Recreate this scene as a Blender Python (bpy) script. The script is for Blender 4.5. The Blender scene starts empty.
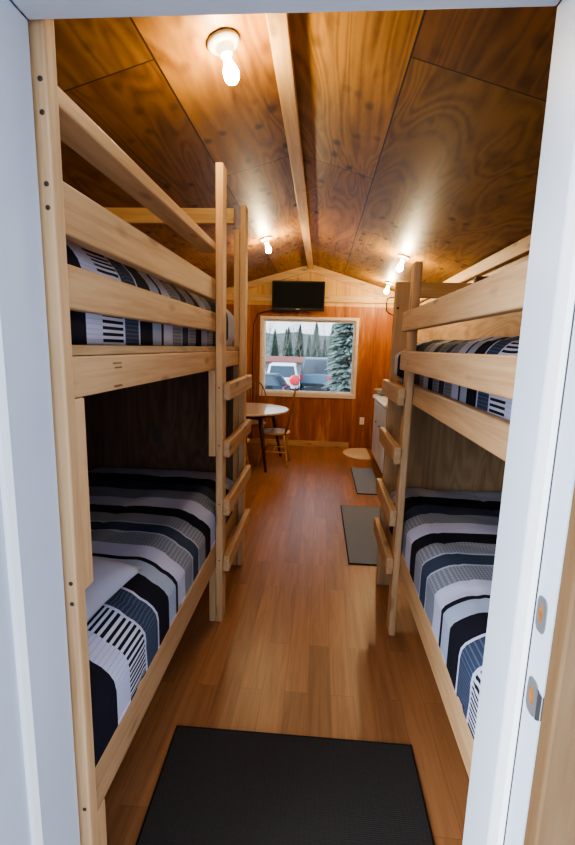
import bpy, bmesh, math, random
from mathutils import Vector, Matrix, noise
random.seed(7)
scn = bpy.context.scene
COL = scn.collection
PI = math.pi

# ------------------------------------------------------------------ materials
def new_mat(name):
    m = bpy.data.materials.new(name); m.use_nodes = True
    nt = m.node_tree; nt.nodes.clear()
    return m, nt
class N:
    def __init__(s, nt): s.nt = nt
    def n(s, t, **k):
        nd = s.nt.nodes.new(t)
        for a, b in k.items():
            if a.startswith('i_'): nd.inputs[a[2:]].default_value = b
            else: setattr(nd, a, b)
        return nd
    def l(s, a, b): s.nt.links.new(a, b)
    def math(s, op, a, b=None, clamp=False):
        nd = s.nt.nodes.new('ShaderNodeMath'); nd.operation = op; nd.use_clamp = clamp
        for i, v in enumerate((a, b)):
            if v is None: continue
            if isinstance(v, (int, float)): nd.inputs[i].default_value = v
            else: s.l(v, nd.inputs[i])
        return nd.outputs[0]
    def mix(s, fac, a, b, mode='MIX'):
        nd = s.nt.nodes.new('ShaderNodeMix'); nd.data_type = 'RGBA'; nd.blend_type = mode
        for i, v in ((0, fac), (6, a), (7, b)):
            if isinstance(v, (int, float)): nd.inputs[i].default_value = v
            elif isinstance(v, (tuple, list)): nd.inputs[i].default_value = tuple(v) + ((1,) if len(v) == 3 else ())
            else: s.l(v, nd.inputs[i])
        return nd.outputs[2]
    def ramp(s, fac, stops, interp='LINEAR'):
        nd = s.nt.nodes.new('ShaderNodeValToRGB'); cr = nd.color_ramp; cr.interpolation = interp
        while len(cr.elements) < len(stops): cr.elements.new(0.5)
        for e, (p, c) in zip(cr.elements, stops):
            e.position = p
        for e, (p, c) in zip(cr.elements, stops):
            if isinstance(c, (int, float)): c = (c, c, c)
            e.color = tuple(c) + (1,)
        s.l(fac, nd.inputs[0]); return nd.outputs[0]
    def out(s, col, rough=.5, spec=.5, bump=None, bstr=.2, bdist=.01, metal=0, **k):
        b = s.n('ShaderNodeBsdfPrincipled'); o = s.n('ShaderNodeOutputMaterial')
        if isinstance(col, (tuple, list)): b.inputs['Base Color'].default_value = tuple(col) + (1,)
        else: s.l(col, b.inputs['Base Color'])
        if isinstance(rough, (int, float)): b.inputs['Roughness'].default_value = rough
        else: s.l(rough, b.inputs['Roughness'])
        b.inputs['Specular IOR Level'].default_value = spec
        b.inputs['Metallic'].default_value = metal
        if bump is not None:
            bm = s.n('ShaderNodeBump'); bm.inputs['Strength'].default_value = bstr; bm.inputs['Distance'].default_value = bdist
            s.l(bump, bm.inputs['Height']); s.l(bm.outputs[0], b.inputs['Normal'])
        for a, v in k.items():
            b.inputs[a].default_value = v
        s.l(b.outputs[0], o.inputs[0]); return b

def mapped(g, scale, use_rand=True):
    tc = g.n('ShaderNodeTexCoord'); oi = g.n('ShaderNodeObjectInfo')
    add = g.n('ShaderNodeVectorMath', operation='ADD')
    g.l(tc.outputs['Object'], add.inputs[0])
    if use_rand:
        sc = g.n('ShaderNodeVectorMath', operation='SCALE'); sc.inputs[0].default_value = (7.3, 11.1, 5.7)
        g.l(oi.outputs['Random'], sc.inputs['Scale']); g.l(sc.outputs[0], add.inputs[1])
    mp = g.n('ShaderNodeMapping'); mp.inputs['Scale'].default_value = scale
    g.l(add.outputs[0], mp.inputs[0])
    return mp.outputs[0], oi.outputs['Random'], add.outputs[0]

def pine(axis, light=(.62, .405, .225), dark=(.46, .265, .13), rough=.55, name='pine', knots=1.0):
    m, nt = new_mat('%s_grain_%s' % (name, 'xyz'[axis])); g = N(nt)
    a, b = 1.0, 16.0
    s = [b, b, b]; s[axis] = a
    v, rnd, raw = mapped(g, s)
    n1 = g.n('ShaderNodeTexNoise', i_Scale=1.6, i_Detail=5.0, i_Roughness=.6, i_Distortion=.6); g.l(v, n1.inputs[0])
    s2 = [70, 70, 70]; s2[axis] = 2.2
    mp2 = g.n('ShaderNodeMapping'); mp2.inputs['Scale'].default_value = s2; g.l(raw, mp2.inputs[0])
    n2 = g.n('ShaderNodeTexNoise', i_Scale=1.5, i_Detail=3.0); g.l(mp2.outputs[0], n2.inputs[0])
    f = g.math('ADD', g.math('MULTIPLY', n1.outputs[0], .7), g.math('MULTIPLY', n2.outputs[0], .3))
    c = g.ramp(f, [(.34, dark), (.60, light)])
    # knots
    s3 = [9, 9, 9]; s3[axis] = 3.2
    mp3 = g.n('ShaderNodeMapping'); mp3.inputs['Scale'].default_value = s3; g.l(raw, mp3.inputs[0])
    vo = g.n('ShaderNodeTexVoronoi', i_Scale=1.0, i_Randomness=1.0); g.l(mp3.outputs[0], vo.inputs[0])
    k = g.ramp(vo.outputs['Distance'], [(.0, 1.0), (.10, .85), (.20, 0.0)])
    kk = g.math('MULTIPLY', k, .6 * knots)
    c = g.mix(kk, c, (.17, .075, .03))
    hsv = g.n('ShaderNodeHueSaturation'); g.l(c, hsv.inputs['Color'])
    g.l(g.math('ADD', g.math('MULTIPLY', rnd, .22), .88), hsv.inputs['Value'])
    g.out(hsv.outputs[0], rough, .35, bump=n2.outputs[0], bstr=.15, bdist=.003)
    return m
PINE = [pine(i) for i in range(3)]
TRIMP = [pine(i, (.66, .43, .22), (.48, .28, .12), .5, 'trim_pine') for i in range(3)]
REDRAIL = [pine(i, (.50, .32, .18), (.37, .215, .11), .5, 'rail_pine') for i in range(3)]

def plywood(name, axis, base, dark, rough=.4, spec=.5, seams=None, knots=1.0, swirl=1.0, spots=0.0, coat=0):
    """stained plywood sheet; rotary cut swirls along `axis`; seams=(x positions test, y) handled in object space"""
    m, nt = new_mat(name); g = N(nt)
    tc = g.n('ShaderNodeTexCoord'); raw = tc.outputs['Object']
    s = [5.0, 5.0, 5.0]; s[axis] = .9
    mp = g.n('ShaderNodeMapping'); mp.inputs['Scale'].default_value = s; g.l(raw, mp.inputs[0])
    sheet = None
    vec = mp.outputs[0]
    sep = g.n('ShaderNodeSeparateXYZ'); g.l(raw, sep.inputs[0])
    if seams:
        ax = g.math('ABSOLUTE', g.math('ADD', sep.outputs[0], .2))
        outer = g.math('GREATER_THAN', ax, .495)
        sign = g.math('GREATER_THAN', sep.outputs[0], -.2)
        # inner strip joints are staggered against the outer sheets
        yo = g.math('ADD', sep.outputs[1], g.math('MULTIPLY', outer, 1.22))
        yq = g.math('DIVIDE', g.math('SUBTRACT', yo, 3.12), 2.44)
        fl = g.math('FLOOR', yq); fr = g.math('SUBTRACT', yq, fl)
        sid = g.math('ADD', g.math('ADD', g.math('MULTIPLY', fl, 3.7), g.math('MULTIPLY', outer, 17.3)), g.math('MULTIPLY', sign, 41.9))
        wn = g.n('ShaderNodeTexWhiteNoise', noise_dimensions='1D'); g.l(sid, wn.inputs['W'])
        sheet = wn.outputs['Value']
        cv = g.n('ShaderNodeVectorMath', operation='ADD'); g.l(vec, cv.inputs[0])
        sc = g.n('ShaderNodeVectorMath', operation='SCALE'); sc.inputs[0].default_value = (31, 17, 9); g.l(sheet, sc.inputs['Scale']); g.l(sc.outputs[0], cv.inputs[1])
        vec = cv.outputs[0]
        d1 = g.math('ABSOLUTE', g.math('SUBTRACT', ax, .495))
        d2 = g.math('MULTIPLY', g.math('MINIMUM', fr, g.math('SUBTRACT', 1.0, fr)), 2.44)
        seam = g.math('LESS_THAN', g.math('MINIMUM', d1, d2), .004)
    n0 = g.n('ShaderNodeTexNoise', i_Scale=.55, i_Detail=2.0, i_Roughness=.45, i_Distortion=1.1); g.l(vec, n0.inputs[0])
    # contour-line swirls from a smooth height field
    w = g.math('FRACT', g.math('MULTIPLY', n0.outputs[0], 15.0 * swirl))
    rings = g.math('ABSOLUTE', g.math('SUBTRACT', w, .5))
    n1 = g.n('ShaderNodeTexNoise', i_Scale=3.0, i_Detail=6.0, i_Roughness=.65); g.l(vec, n1.inputs[0])
    f = g.math('ADD', g.math('MULTIPLY', rings, .52), g.math('MULTIPLY', n1.outputs[0], .72))
    c = g.ramp(f, [(.25, dark), (.62, base)])
    vk = g.n('ShaderNodeTexVoronoi', i_Scale=1.0, i_Randomness=1.0)
    s3 = [9.5, 6.5, 6.5] if spots else [6.5, 6.5, 6.5]; s3[axis] = 5.6 if spots else 2.6
    mp3 = g.n('ShaderNodeMapping'); mp3.inputs['Scale'].default_value = s3; g.l(raw, mp3.inputs[0])
    nd = g.n('ShaderNodeTexNoise', i_Scale=4.0); g.l(raw, nd.inputs[0])
    va = g.n('ShaderNodeVectorMath', operation='MULTIPLY_ADD'); g.l(nd.outputs['Color'], va.inputs[0]); va.inputs[1].default_value = (.5, .5, .5); g.l(mp3.outputs[0], va.inputs[2])
    g.l(va.outputs[0], vk.inputs[0])
    k = g.ramp(vk.outputs['Distance'], [(0, 1.0), (.12, .85), (.30, .0)])
    hid = g.n('ShaderNodeSeparateColor'); g.l(vk.outputs['Color'], hid.inputs[0])
    k = g.math('MULTIPLY', k, g.math('GREATER_THAN', hid.outputs[0], .38))
    kn = g.math('MULTIPLY', k, (.95 if spots else .75) * knots)
    if spots:
        farm = g.ramp(g.math('DIVIDE', sep.outputs[1], 7.0), [(.30, .55), (.48, 1.15)])
        kn = g.math('MULTIPLY', kn, farm)
    c = g.mix(kn, c, tuple(x * .22 for x in dark))
    if sheet is not None:
        hsv = g.n('ShaderNodeHueSaturation'); g.l(c, hsv.inputs['Color'])
        g.l(g.math('MULTIPLY', g.math('ADD', g.math('MULTIPLY', sheet, .35), .82), g.math('SUBTRACT', 1.0, g.math('MULTIPLY', outer, g.math('ADD', .28, g.math('MULTIPLY', .09, g.math('LESS_THAN', fl, .5)))))), hsv.inputs['Value'])  # outer sheets darkened, nearer ones more: light falloff put into their colour
        g.l(g.math('ADD', g.math('MULTIPLY', sheet, .02), .49), hsv.inputs['Hue'])
        c = g.mix(seam, hsv.outputs[0], (.03, .012, .004))
    g.out(c, rough, spec, bump=n1.outputs[0], bstr=.08, bdist=.004, **({'Coat Weight': coat, 'Coat Roughness': .3} if coat else {}))
    return m
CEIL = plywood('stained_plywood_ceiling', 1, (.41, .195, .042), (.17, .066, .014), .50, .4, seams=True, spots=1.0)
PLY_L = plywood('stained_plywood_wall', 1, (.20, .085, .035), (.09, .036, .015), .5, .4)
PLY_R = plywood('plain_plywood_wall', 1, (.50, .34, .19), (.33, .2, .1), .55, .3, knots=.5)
PLY_END = plywood('plain_plywood_panel', 2, (.46, .32, .19), (.30, .19, .10), .55, .3, knots=.4)
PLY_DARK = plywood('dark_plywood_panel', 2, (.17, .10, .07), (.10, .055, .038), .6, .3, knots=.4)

def gable_mat():
    m, nt = new_mat('stained_board_wall'); g = N(nt)
    tc = g.n('ShaderNodeTexCoord'); raw = tc.outputs['Object']
    sep = g.n('ShaderNodeSeparateXYZ'); g.l(raw, sep.inputs[0])
    mp = g.n('ShaderNodeMapping'); mp.inputs['Scale'].default_value = (7, 7, .8); g.l(raw, mp.inputs[0])
    n0 = g.n('ShaderNodeTexNoise', i_Scale=.8, i_Detail=3.0, i_Distortion=1.0); g.l(mp.outputs[0], n0.inputs[0])
    n1 = g.n('ShaderNodeTexNoise', i_Scale=4.0, i_Detail=5.0); g.l(mp.outputs[0], n1.inputs[0])
    f = g.math('ADD', g.math('MULTIPLY', n0.outputs[0], .65), g.math('MULTIPLY', n1.outputs[0], .35))
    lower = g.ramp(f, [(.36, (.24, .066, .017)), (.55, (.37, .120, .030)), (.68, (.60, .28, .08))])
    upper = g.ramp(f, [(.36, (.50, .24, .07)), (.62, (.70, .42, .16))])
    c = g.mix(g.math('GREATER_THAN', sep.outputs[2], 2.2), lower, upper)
    bw = g.math('FRACT', g.math('DIVIDE', sep.outputs[0], .2))
    groove = g.math('LESS_THAN', g.math('MINIMUM', bw, g.math('SUBTRACT', 1.0, bw)), .015)
    c = g.mix(g.math('MULTIPLY', groove, .5), c, (.06, .02, .006))
    g.out(c, .42, .4, bump=n1.outputs[0], bstr=.08, bdist=.004)
    return m
GABLE = gable_mat()

def floor_mat():
    m, nt = new_mat('laminate_planks'); g = N(nt)
    tc = g.n('ShaderNodeTexCoord'); raw = tc.outputs['Object']
    mp = g.n('ShaderNodeMapping'); mp.inputs['Rotation'].default_value = (0, 0, PI / 2); g.l(raw, mp.inputs[0])
    br = g.n('ShaderNodeTexBrick', i_Scale=1.0, offset=.37, offset_frequency=2)
    br.inputs['Color1'].default_value = (.0, .0, .0, 1); br.inputs['Color2'].default_value = (1, 1, 1, 1)
    br.inputs['Mortar'].default_value = (0.5, 0.5, 0.5, 1)
    br.inputs['Mortar Size'].default_value = .0012; br.inputs['Brick Width'].default_value = .9; br.inputs['Row Height'].default_value = .105
    g.l(mp.outputs[0], br.inputs[0])
    sp = g.n('ShaderNodeSeparateColor'); g.l(br.outputs['Color'], sp.inputs[0])
    # grain, different per plank
    off = g.n('ShaderNodeVectorMath', operation='SCALE'); off.inputs[0].default_value = (13, 7, 3); g.l(sp.outputs[0], off.inputs['Scale'])
    ad = g.n('ShaderNodeVectorMath', operation='ADD'); g.l(raw, ad.inputs[0]); g.l(off.outputs[0], ad.inputs[1])
    mg = g.n('ShaderNodeMapping'); mg.inputs['Scale'].default_value = (26, 1.5, 1); g.l(ad.outputs[0], mg.inputs[0])
    n1 = g.n('ShaderNodeTexNoise', i_Scale=1.3, i_Detail=6.0, i_Roughness=.6, i_Distortion=.8); g.l(mg.outputs[0], n1.inputs[0])
    c = g.ramp(n1.outputs[0], [(.30, (.26, .112, .045)), (.52, (.34, .156, .066)), (.75, (.395, .19, .084))])
    hs = g.n('ShaderNodeHueSaturation'); g.l(c, hs.inputs['Color']); g.l(g.math('ADD', g.math('MULTIPLY', sp.outputs[0], .30), .85), hs.inputs['Value'])
    c = g.mix(g.math('MULTIPLY', br.outputs['Fac'], .35), hs.outputs[0], (.07, .028, .012))
    g.out(c, .34, .5, bump=n1.outputs[0], bstr=.05, bdist=.003)
    return m
FLOOR = floor_mat()

def simple(name, col, rough=.5, spec=.5, metal=0, noise_amt=0, nscale=20, bstr=.1, **k):
    m, nt = new_mat(name); g = N(nt)
    tc = g.n('ShaderNodeTexCoord')
    n1 = g.n('ShaderNodeTexNoise', i_Scale=float(nscale), i_Detail=4.0); g.l(tc.outputs['Object'], n1.inputs[0])
    lo = tuple(max(0, c * (1 - noise_amt)) for c in col); hi = tuple(min(1, c * (1 + noise_amt)) for c in col)
    c = g.ramp(n1.outputs[0], [(.3, lo), (.7, hi)])
    g.out(c, rough, spec, bump=n1.outputs[0], bstr=bstr, bdist=.002, metal=metal, **k)
    return m
WHITE_PAINT = simple('white_painted_trim', (.56, .61, .70), .38, .4, noise_amt=.03, nscale=6)
SEAL = simple('white_weatherstrip', (.86, .88, .9), .35, .5, noise_amt=.02)
GAP = simple('dark_gap_shadow', (.05, .05, .06), .7, .2)
TAN_WOOD = pine(2, (.20, .125, .065), (.16, .088, .04), .5, 'casing_pine', .7)
STEEL = simple('satin_steel', (.20, .20, .21), .35, .6, metal=.3, noise_amt=.05)
DARKSTEEL = simple('dark_steel', (.07, .07, .075), .3, .6, metal=.5)
HOLEW = simple('raw_wood_hole', (.33, .13, .03), .7, .2, noise_amt=.3, nscale=60)
SCREW = simple('dark_screw_head', (.07, .055, .045), .45, .5, metal=.6)
STAMP = simple('faded_ink_stamp', (.26, .15, .08), .7, .2, noise_amt=.4, nscale=60)
BLACK_PLASTIC = simple('black_plastic', (.006, .006, .007), .4, .25, noise_amt=.1)
SCREEN = simple('black_screen', (.003, .0035, .004), .5, .10)
PORCELAIN = simple('white_porcelain', (.42, .42, .41), .22, .5, noise_amt=.02)
WHITE_PLASTIC = simple('white_plastic', (.82, .81, .78), .4, .5, noise_amt=.02)
DARKHOLE = simple('dark_slot', (.03, .03, .03), .6, .2)
WHITE_LAM = simple('white_laminate', (.72, .82, .93), .3, .5, noise_amt=.02)
CHROME = simple('chrome', (.75, .76, .78), .12, .5, metal=1.0)
CABLE = simple('black_cable', (.015, .012, .01), .5, .4)
CHAIR_DARK = pine(2, (.33, .15, .06), (.20, .08, .03), .35, 'varnished_wood', .3)
SEATW = pine(0, (.62, .42, .22), (.45, .28, .13), .3, 'light_seat_wood', .2)
TABLETOP = simple('pale_laminate_top', (.56, .47, .40), .16, .6, noise_amt=.06, nscale=9)
PEDESTAL = simple('dark_brown_leg', (.07, .028, .014), .4, .5, noise_amt=.2)
GRASSY = simple('winter_ground', (.50, .53, .57), .95, .1, noise_amt=.35, nscale=.6)
DECKM = pine(0, (.40, .36, .32), (.28, .25, .22), .7, 'weathered_deck', .5)

def mat_fabric(name, col, sx, sy, contrast=.2, rough=.95):
    m, nt = new_mat(name); g = N(nt)
    tc = g.n('ShaderNodeTexCoord'); sep = g.n('ShaderNodeSeparateXYZ'); g.l(tc.outputs['Object'], sep.inputs[0])
    wx = g.math('ABSOLUTE', g.math('SUBTRACT', g.math('FRACT', g.math('MULTIPLY', sep.outputs[0], sx)), .5))
    wy = g.math('ABSOLUTE', g.math('SUBTRACT', g.math('FRACT', g.math('MULTIPLY', sep.outputs[1], sy)), .5))
    mx = g.math('ADD', g.math('MULTIPLY', wx, .3), g.math('MULTIPLY', wy, 1.3))
    n1 = g.n('ShaderNodeTexNoise', i_Scale=90.0, i_Detail=2.0); g.l(tc.outputs['Object'], n1.inputs[0])
    f = g.math('ADD', g.math('MULTIPLY', mx, .6), g.math('MULTIPLY', n1.outputs[0], .5))
    c = g.ramp(f, [(.2, tuple(x * (1 - contrast) for x in col)), (.7, tuple(x * (1 + contrast) for x in col))])
    g.out(c, rough, .15, bump=f, bstr=.5, bdist=.004)
    return m
MAT_CHAR = mat_fabric('charcoal_ribbed_mat', (.038, .034, .032), 60, 150)
MAT_GREY = mat_fabric('grey_mat', (.22, .27, .38), 50, 90, .2)
MAT_BEIGE = mat_fabric('beige_bath_mat', (.70, .56, .44), 60, 60, .12)
MAT_EDGE = simple('mat_edge_binding', (.012, .011, .011), .8, .2)
MATTRESS = simple('white_mattress_ticking', (.55, .55, .56), .9, .1, noise_amt=.05)
PILLOW = None

# comforter: bands across the bed, read from the UV map (u = run across, v = along the bed, metres)
LIL = (.52, .55, .76); NAV = (.010, .011, .022); SLA = (.040, .058, .105); GRY = (.20, .23, .31); LGT = (.37, .44, .60); PALE = (.42, .45, .62); DSL = (.045, .06, .10)
BANDS = [(0.0, NAV, 0), (.955, LIL, 1), (1.045, NAV, 2), (1.165, LIL, 0), (1.178, SLA, 3), (1.285, LIL, 0), (1.294, NAV, 0), (1.405, LGT, 0), (1.50, NAV, 0), (1.513, LIL, 0),
         (1.615, GRY, 4), (1.735, LGT, 0), (1.745, SLA, 0), (1.835, LGT, 0), (1.843, GRY, 4), (1.955, NAV, 0), (2.068, LIL, 0), (2.21, GRY, 4), (2.35, DSL, 0), (2.47, NAV, 0), (2.615, PALE, 0), (2.72, LGT, 0), (2.735, PALE, 0)]
def comforter_mat():
    m, nt = new_mat('striped_comforter_fabric'); g = N(nt)
    tc = g.n('ShaderNodeTexCoord'); sep = g.n('ShaderNodeSeparateXYZ'); g.l(tc.outputs['UV'], sep.inputs[0])
    S = 3.2
    f = g.math('DIVIDE', sep.outputs[1], S)
    c = g.ramp(f, [(p / S, col) for p, col, k in BANDS], 'CONSTANT')
    def mask(kind): return g.ramp(f, [(p / S, 1.0 if k == kind else 0.0) for p, col, k in BANDS], 'CONSTANT')
    def lines(freq, duty):
        fr = g.math('FRACT', g.math('MULTIPLY', sep.outputs[0], freq)); return g.math('LESS_THAN', fr, duty)
    def lines_v(freq, duty):
        fr = g.math('FRACT', g.math('MULTIPLY', sep.outputs[1], freq)); return g.math('LESS_THAN', fr, duty)
    c = g.mix(g.math('MULTIPLY', mask(2), lines(58, .50)), c, (.56, .59, .74))
    c = g.mix(g.math('MULTIPLY', g.math('MULTIPLY', mask(1), lines(75, .3)), .35), c, (.3, .3, .42))
    c = g.mix(g.math('MULTIPLY', g.math('MULTIPLY', mask(3), lines(80, .3)), .5), c, (.14, .17, .26))
    c = g.mix(g.math('MULTIPLY', g.math('MULTIPLY', mask(4), lines(70, .4)), .5), c, (.42, .44, .50))
    c = g.mix(g.math('MULTIPLY', g.math('MULTIPLY', mask(4), lines_v(60, .35)), .25), c, (.08, .09, .12))
    n1 = g.n('ShaderNodeTexNoise', i_Scale=9.0, i_Detail=3.0); g.l(tc.outputs['Object'], n1.inputs[0])
    g.out(c, .85, .2, bump=n1.outputs[0], bstr=.35, bdist=.015)
    return m
COMF = comforter_mat()
PILLOW = simple('pale_pillowcase', (.40, .40, .50), .9, .15, noise_amt=.05, nscale=8, bstr=.2)

def glass_mat():
    m, nt = new_mat('window_glass'); g = N(nt)
    t = g.n('ShaderNodeBsdfTransparent'); t.inputs[0].default_value = (.95, .97, .98, 1)
    gl = g.n('ShaderNodeBsdfGlossy'); gl.inputs['Roughness'].default_value = .03
    fr = g.n('ShaderNodeFresnel'); fr.inputs[0].default_value = 1.45
    mx = g.n('ShaderNodeMixShader'); o = g.n('ShaderNodeOutputMaterial')
    g.l(g.math('MULTIPLY', fr.outputs[0], .6), mx.inputs[0]); g.l(t.outputs[0], mx.inputs[1]); g.l(gl.outputs[0], mx.inputs[2]); g.l(mx.outputs[0], o.inputs[0])
    return m
GLASS = glass_mat()
def emit(name, col, s):
    m, nt = new_mat(name); g = N(nt)
    e = g.n('ShaderNodeEmission'); e.inputs[0].default_value = tuple(col) + (1,); e.inputs[1].default_value = s
    o = g.n('ShaderNodeOutputMaterial'); g.l(e.outputs[0], o.inputs[0]); return m
BULB = emit('lit_bulb_glass', (1.0, .78, .45), 380.0)

BULB2 = emit('lit_bulb_glass_bright', (1.0, .78, .45), 640.0)

# ------------------------------------------------------------------ mesh helpers
def link(name, bm, mat, parent=None, loc=None, smooth=False):
    me = bpy.data.meshes.new(name)
    bmesh.ops.recalc_face_normals(bm, faces=bm.faces[:])
    if smooth:
        for f in bm.faces: f.smooth = True
    if loc is not None:
        bmesh.ops.translate(bm, verts=bm.verts[:], vec=-Vector(loc))
    bm.to_mesh(me); bm.free()
    if mat: me.materials.append(mat)
    o = bpy.data.objects.new(name, me); COL.objects.link(o)
    off = Vector(loc) if loc is not None else Vector((0, 0, 0))
    if parent is not None:
        o.parent = parent; off = off - world_loc(parent)
    o.location = off
    return o
def world_loc(o):
    v = Vector(o.location)
    while o.parent: o = o.parent; v += Vector(o.location)
    return v
def abox(bm, x0, x1, y0, y1, z0, z1, bev=0.0, seg=2):
    r = bmesh.ops.create_cube(bm, size=1.0)
    vs = r['verts']
    for v in vs:
        v.co = Vector(((x0 + x1) / 2 + v.co.x * (x1 - x0), (y0 + y1) / 2 + v.co.y * (y1 - y0), (z0 + z1) / 2 + v.co.z * (z1 - z0)))
    if bev > 0:
        es = list({e for v in vs for e in v.link_edges})
        bmesh.ops.bevel(bm, geom=es, offset=bev, segments=seg, affect='EDGES', profile=.5)
def board(name, x0, x1, y0, y1, z0, z1, mat=None, parent=None, bev=.005, mats=None):
    """a piece of lumber; origin at its centre, grain along its longest side"""
    bm = bmesh.new(); abox(bm, x0, x1, y0, y1, z0, z1, bev)
    d = (x1 - x0, y1 - y0, z1 - z0)
    if mat is None: mat = (mats or PINE)[d.index(max(d))]
    return link(name, bm, mat, parent, ((x0 + x1) / 2, (y0 + y1) / 2, (z0 + z1) / 2))
def atube(bm, pts, r, n=8, r1=None, cap=True):
    pts = [Vector(p) for p in pts]; rings = []
    up = Vector((0, 0, 1))
    for i, p in enumerate(pts):
        d = (pts[min(i + 1, len(pts) - 1)] - pts[max(i - 1, 0)]).normalized()
        a = d.cross(up)
        if a.length < 1e-3: a = d.cross(Vector((0, 1, 0)))
        a.normalize(); b = d.cross(a)
        rr = r if r1 is None else r + (r1 - r) * i / max(1, len(pts) - 1)
        rings.append([bm.verts.new(p + (a * math.cos(2 * PI * k / n) + b * math.sin(2 * PI * k / n)) * rr) for k in range(n)])
    for i in range(len(rings) - 1):
        for k in range(n):
            bm.faces.new((rings[i][k], rings[i][(k + 1) % n], rings[i + 1][(k + 1) % n], rings[i + 1][k]))
    if cap:
        bm.faces.new(rings[0][::-1]); bm.faces.new(rings[-1])
def alathe(bm, prof, n=24, loc=(0, 0, 0), axis=(0, 0, 1)):
    ax = Vector(axis).normalized(); q = Vector((0, 0, 1)).rotation_difference(ax)
    rings = []
    for r, z in prof:
        if r < 1e-6: rings.append([bm.verts.new(Vector(loc) + q @ Vector((0, 0, z)))])
        else: rings.append([bm.verts.new(Vector(loc) + q @ Vector((r * math.cos(2 * PI * k / n), r * math.sin(2 * PI * k / n), z))) for k in range(n)])
    for a, b in zip(rings, rings[1:]):
        for k in range(n):
            k2 = (k + 1) % n
            if len(a) == 1 and len(b) == 1: continue
            if len(a) == 1: bm.faces.new((a[0], b[k], b[k2]))
            elif len(b) == 1: bm.faces.new((a[k], a[k2], b[0]))
            else: bm.faces.new((a[k], a[k2], b[k2], b[k]))
    if len(rings[0]) > 1: bm.faces.new(rings[0][::-1])
    if len(rings[-1]) > 1: bm.faces.new(rings[-1])
def aprism(bm, poly, d, plane='xz', c0=0.0):
    """extrude polygon given in plane from c0 to c0+d along the third axis"""
    def P(a, b, c): return {'xz': (a, c, b), 'yz': (c, a, b), 'xy': (a, b, c)}[plane]
    A = [bm.verts.new(P(a, b, c0)) for a, b in poly]; B = [bm.verts.new(P(a, b, c0 + d)) for a, b in poly]
    bm.faces.new(A); bm.faces.new(B[::-1])
    for i in range(len(poly)):
        j = (i + 1) % len(poly); bm.faces.new((A[i], B[i], B[j], A[j]))
def thing(name, label, cat, loc, group=None):
    o = bpy.data.objects.new(name, None); COL.objects.link(o); o.location = loc; o.empty_display_size = .1
    o['label'] = label; o['category'] = cat
    if group: o['group'] = group
    return o
def tag(o, label, cat, group=None):
    o['label'] = label; o['category'] = cat
    if group: o['group'] = group
    return o
def struct(o): o['kind'] = 'structure'; return o
def sbox(name, mat, *boxes, bev=0.0, parent=None):
    bm = bmesh.new()
    for b in boxes: abox(bm, *b, bev=bev)
    o = link(name, bm, mat, parent)
    if parent is None: struct(o)
    return o
def screw(parent, x, y, z, nx=0, ny=0, r=.005):
    bm = bmesh.new()
    alathe(bm, [(0, .0016), (r * .6, .0014), (r, .0004), (r, -.001)], 10, (x, y, z), (nx, ny, 0))
    return link('screw', bm, SCREW, parent, (x, y, z))

# ------------------------------------------------------------------ dimensions
XL, XR = -1.72, 1.36          # side walls
YF0, YF1 = .66, .872          # front wall (door)
YB = 6.978                    # back wall inside face
AP = 2.812; XA = -.2; SLL, SLR = .29, .306
def zc(x): return AP - (SLR * (x - XA) if x > XA else SLL * (XA - x))
ZH = 2.142                    # door head

# ------------------------------------------------------------------ room shell
sbox('floor', FLOOR, (XL - .1, XR + .1, YF0, YB + .15, -.06, 0))
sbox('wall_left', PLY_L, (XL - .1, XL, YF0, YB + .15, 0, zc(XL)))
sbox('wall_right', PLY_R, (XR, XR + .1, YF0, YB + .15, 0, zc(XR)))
bm = bmesh.new()
t = .05
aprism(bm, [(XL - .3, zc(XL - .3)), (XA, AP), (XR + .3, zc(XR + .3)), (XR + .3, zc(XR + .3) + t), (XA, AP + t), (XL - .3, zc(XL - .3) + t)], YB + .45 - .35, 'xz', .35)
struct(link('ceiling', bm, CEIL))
# back wall with window hole
WX0, WX1, WZ0, WZ1 = -.912, .525, .850, 1.992
def gable_wall(name, mat, y0, y1, hx0, hx1, hz0, hz1):
    bm = bmesh.new()
    xl, xr = XL, XR
    if hz0 > 0: abox(bm, xl, xr, y0, y1, 0, hz0)
    abox(bm, xl, hx0, y0, y1, hz0, hz1); abox(bm, hx1, xr, y0, y1, hz0, hz1)
    aprism(bm, [(xl, hz1), (xr, hz1), (xr, zc(xr)), (XA, AP), (xl, zc(xl))], y1 - y0, 'xz', y0)
    return struct(link(name, bm, mat))
gable_wall('wall_back', GABLE, YB, YB + .14, WX0, WX1, WZ0, WZ1)
DX0, DX1 = -.575, .41
gable_wall('wall_front', PLY_R, YF0 + .012, YF1 - .004, DX0, DX1, 0, ZH + .03)

# ridge beam and trims
struct(board('trim_1', -.244, -.166, YF1, YB, AP - .075, AP - .026, TRIMP[1], bev=.004))
def rake(name, x0, x1):
    bm = bmesh.new()
    aprism(bm, [(x0, zc(x0) - .002), (x1, zc(x1) - .002), (x1, zc(x1) - .108), (x0, zc(x0) - .108)], .036, 'xz', YB - .037)
    return struct(link(name, bm, TRIMP[0]))
rake('trim_2', XA, XL + .004); rake('trim_3', XA, XR - .004)
struct(board('trim_4', XL + .004, XR - .004, YB - .036, YB - .001, 2.255, 2.352, mats=TRIMP))
struct(board('baseboard_back', -1.3, .50, YB - .03, YB - .001, .001, .09, mats=PINE))
struct(board('trim_5', XR - .04, XR - .001, YF1 + .004, YB - .04, zc(XR) - .105, zc(XR) - .004, mats=PINE))
struct(board('trim_6', XL + .001, XL + .04, YF1 + .004, YB - .04, zc(XL) - .105, zc(XL) - .004, mats=TRIMP))

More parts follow.
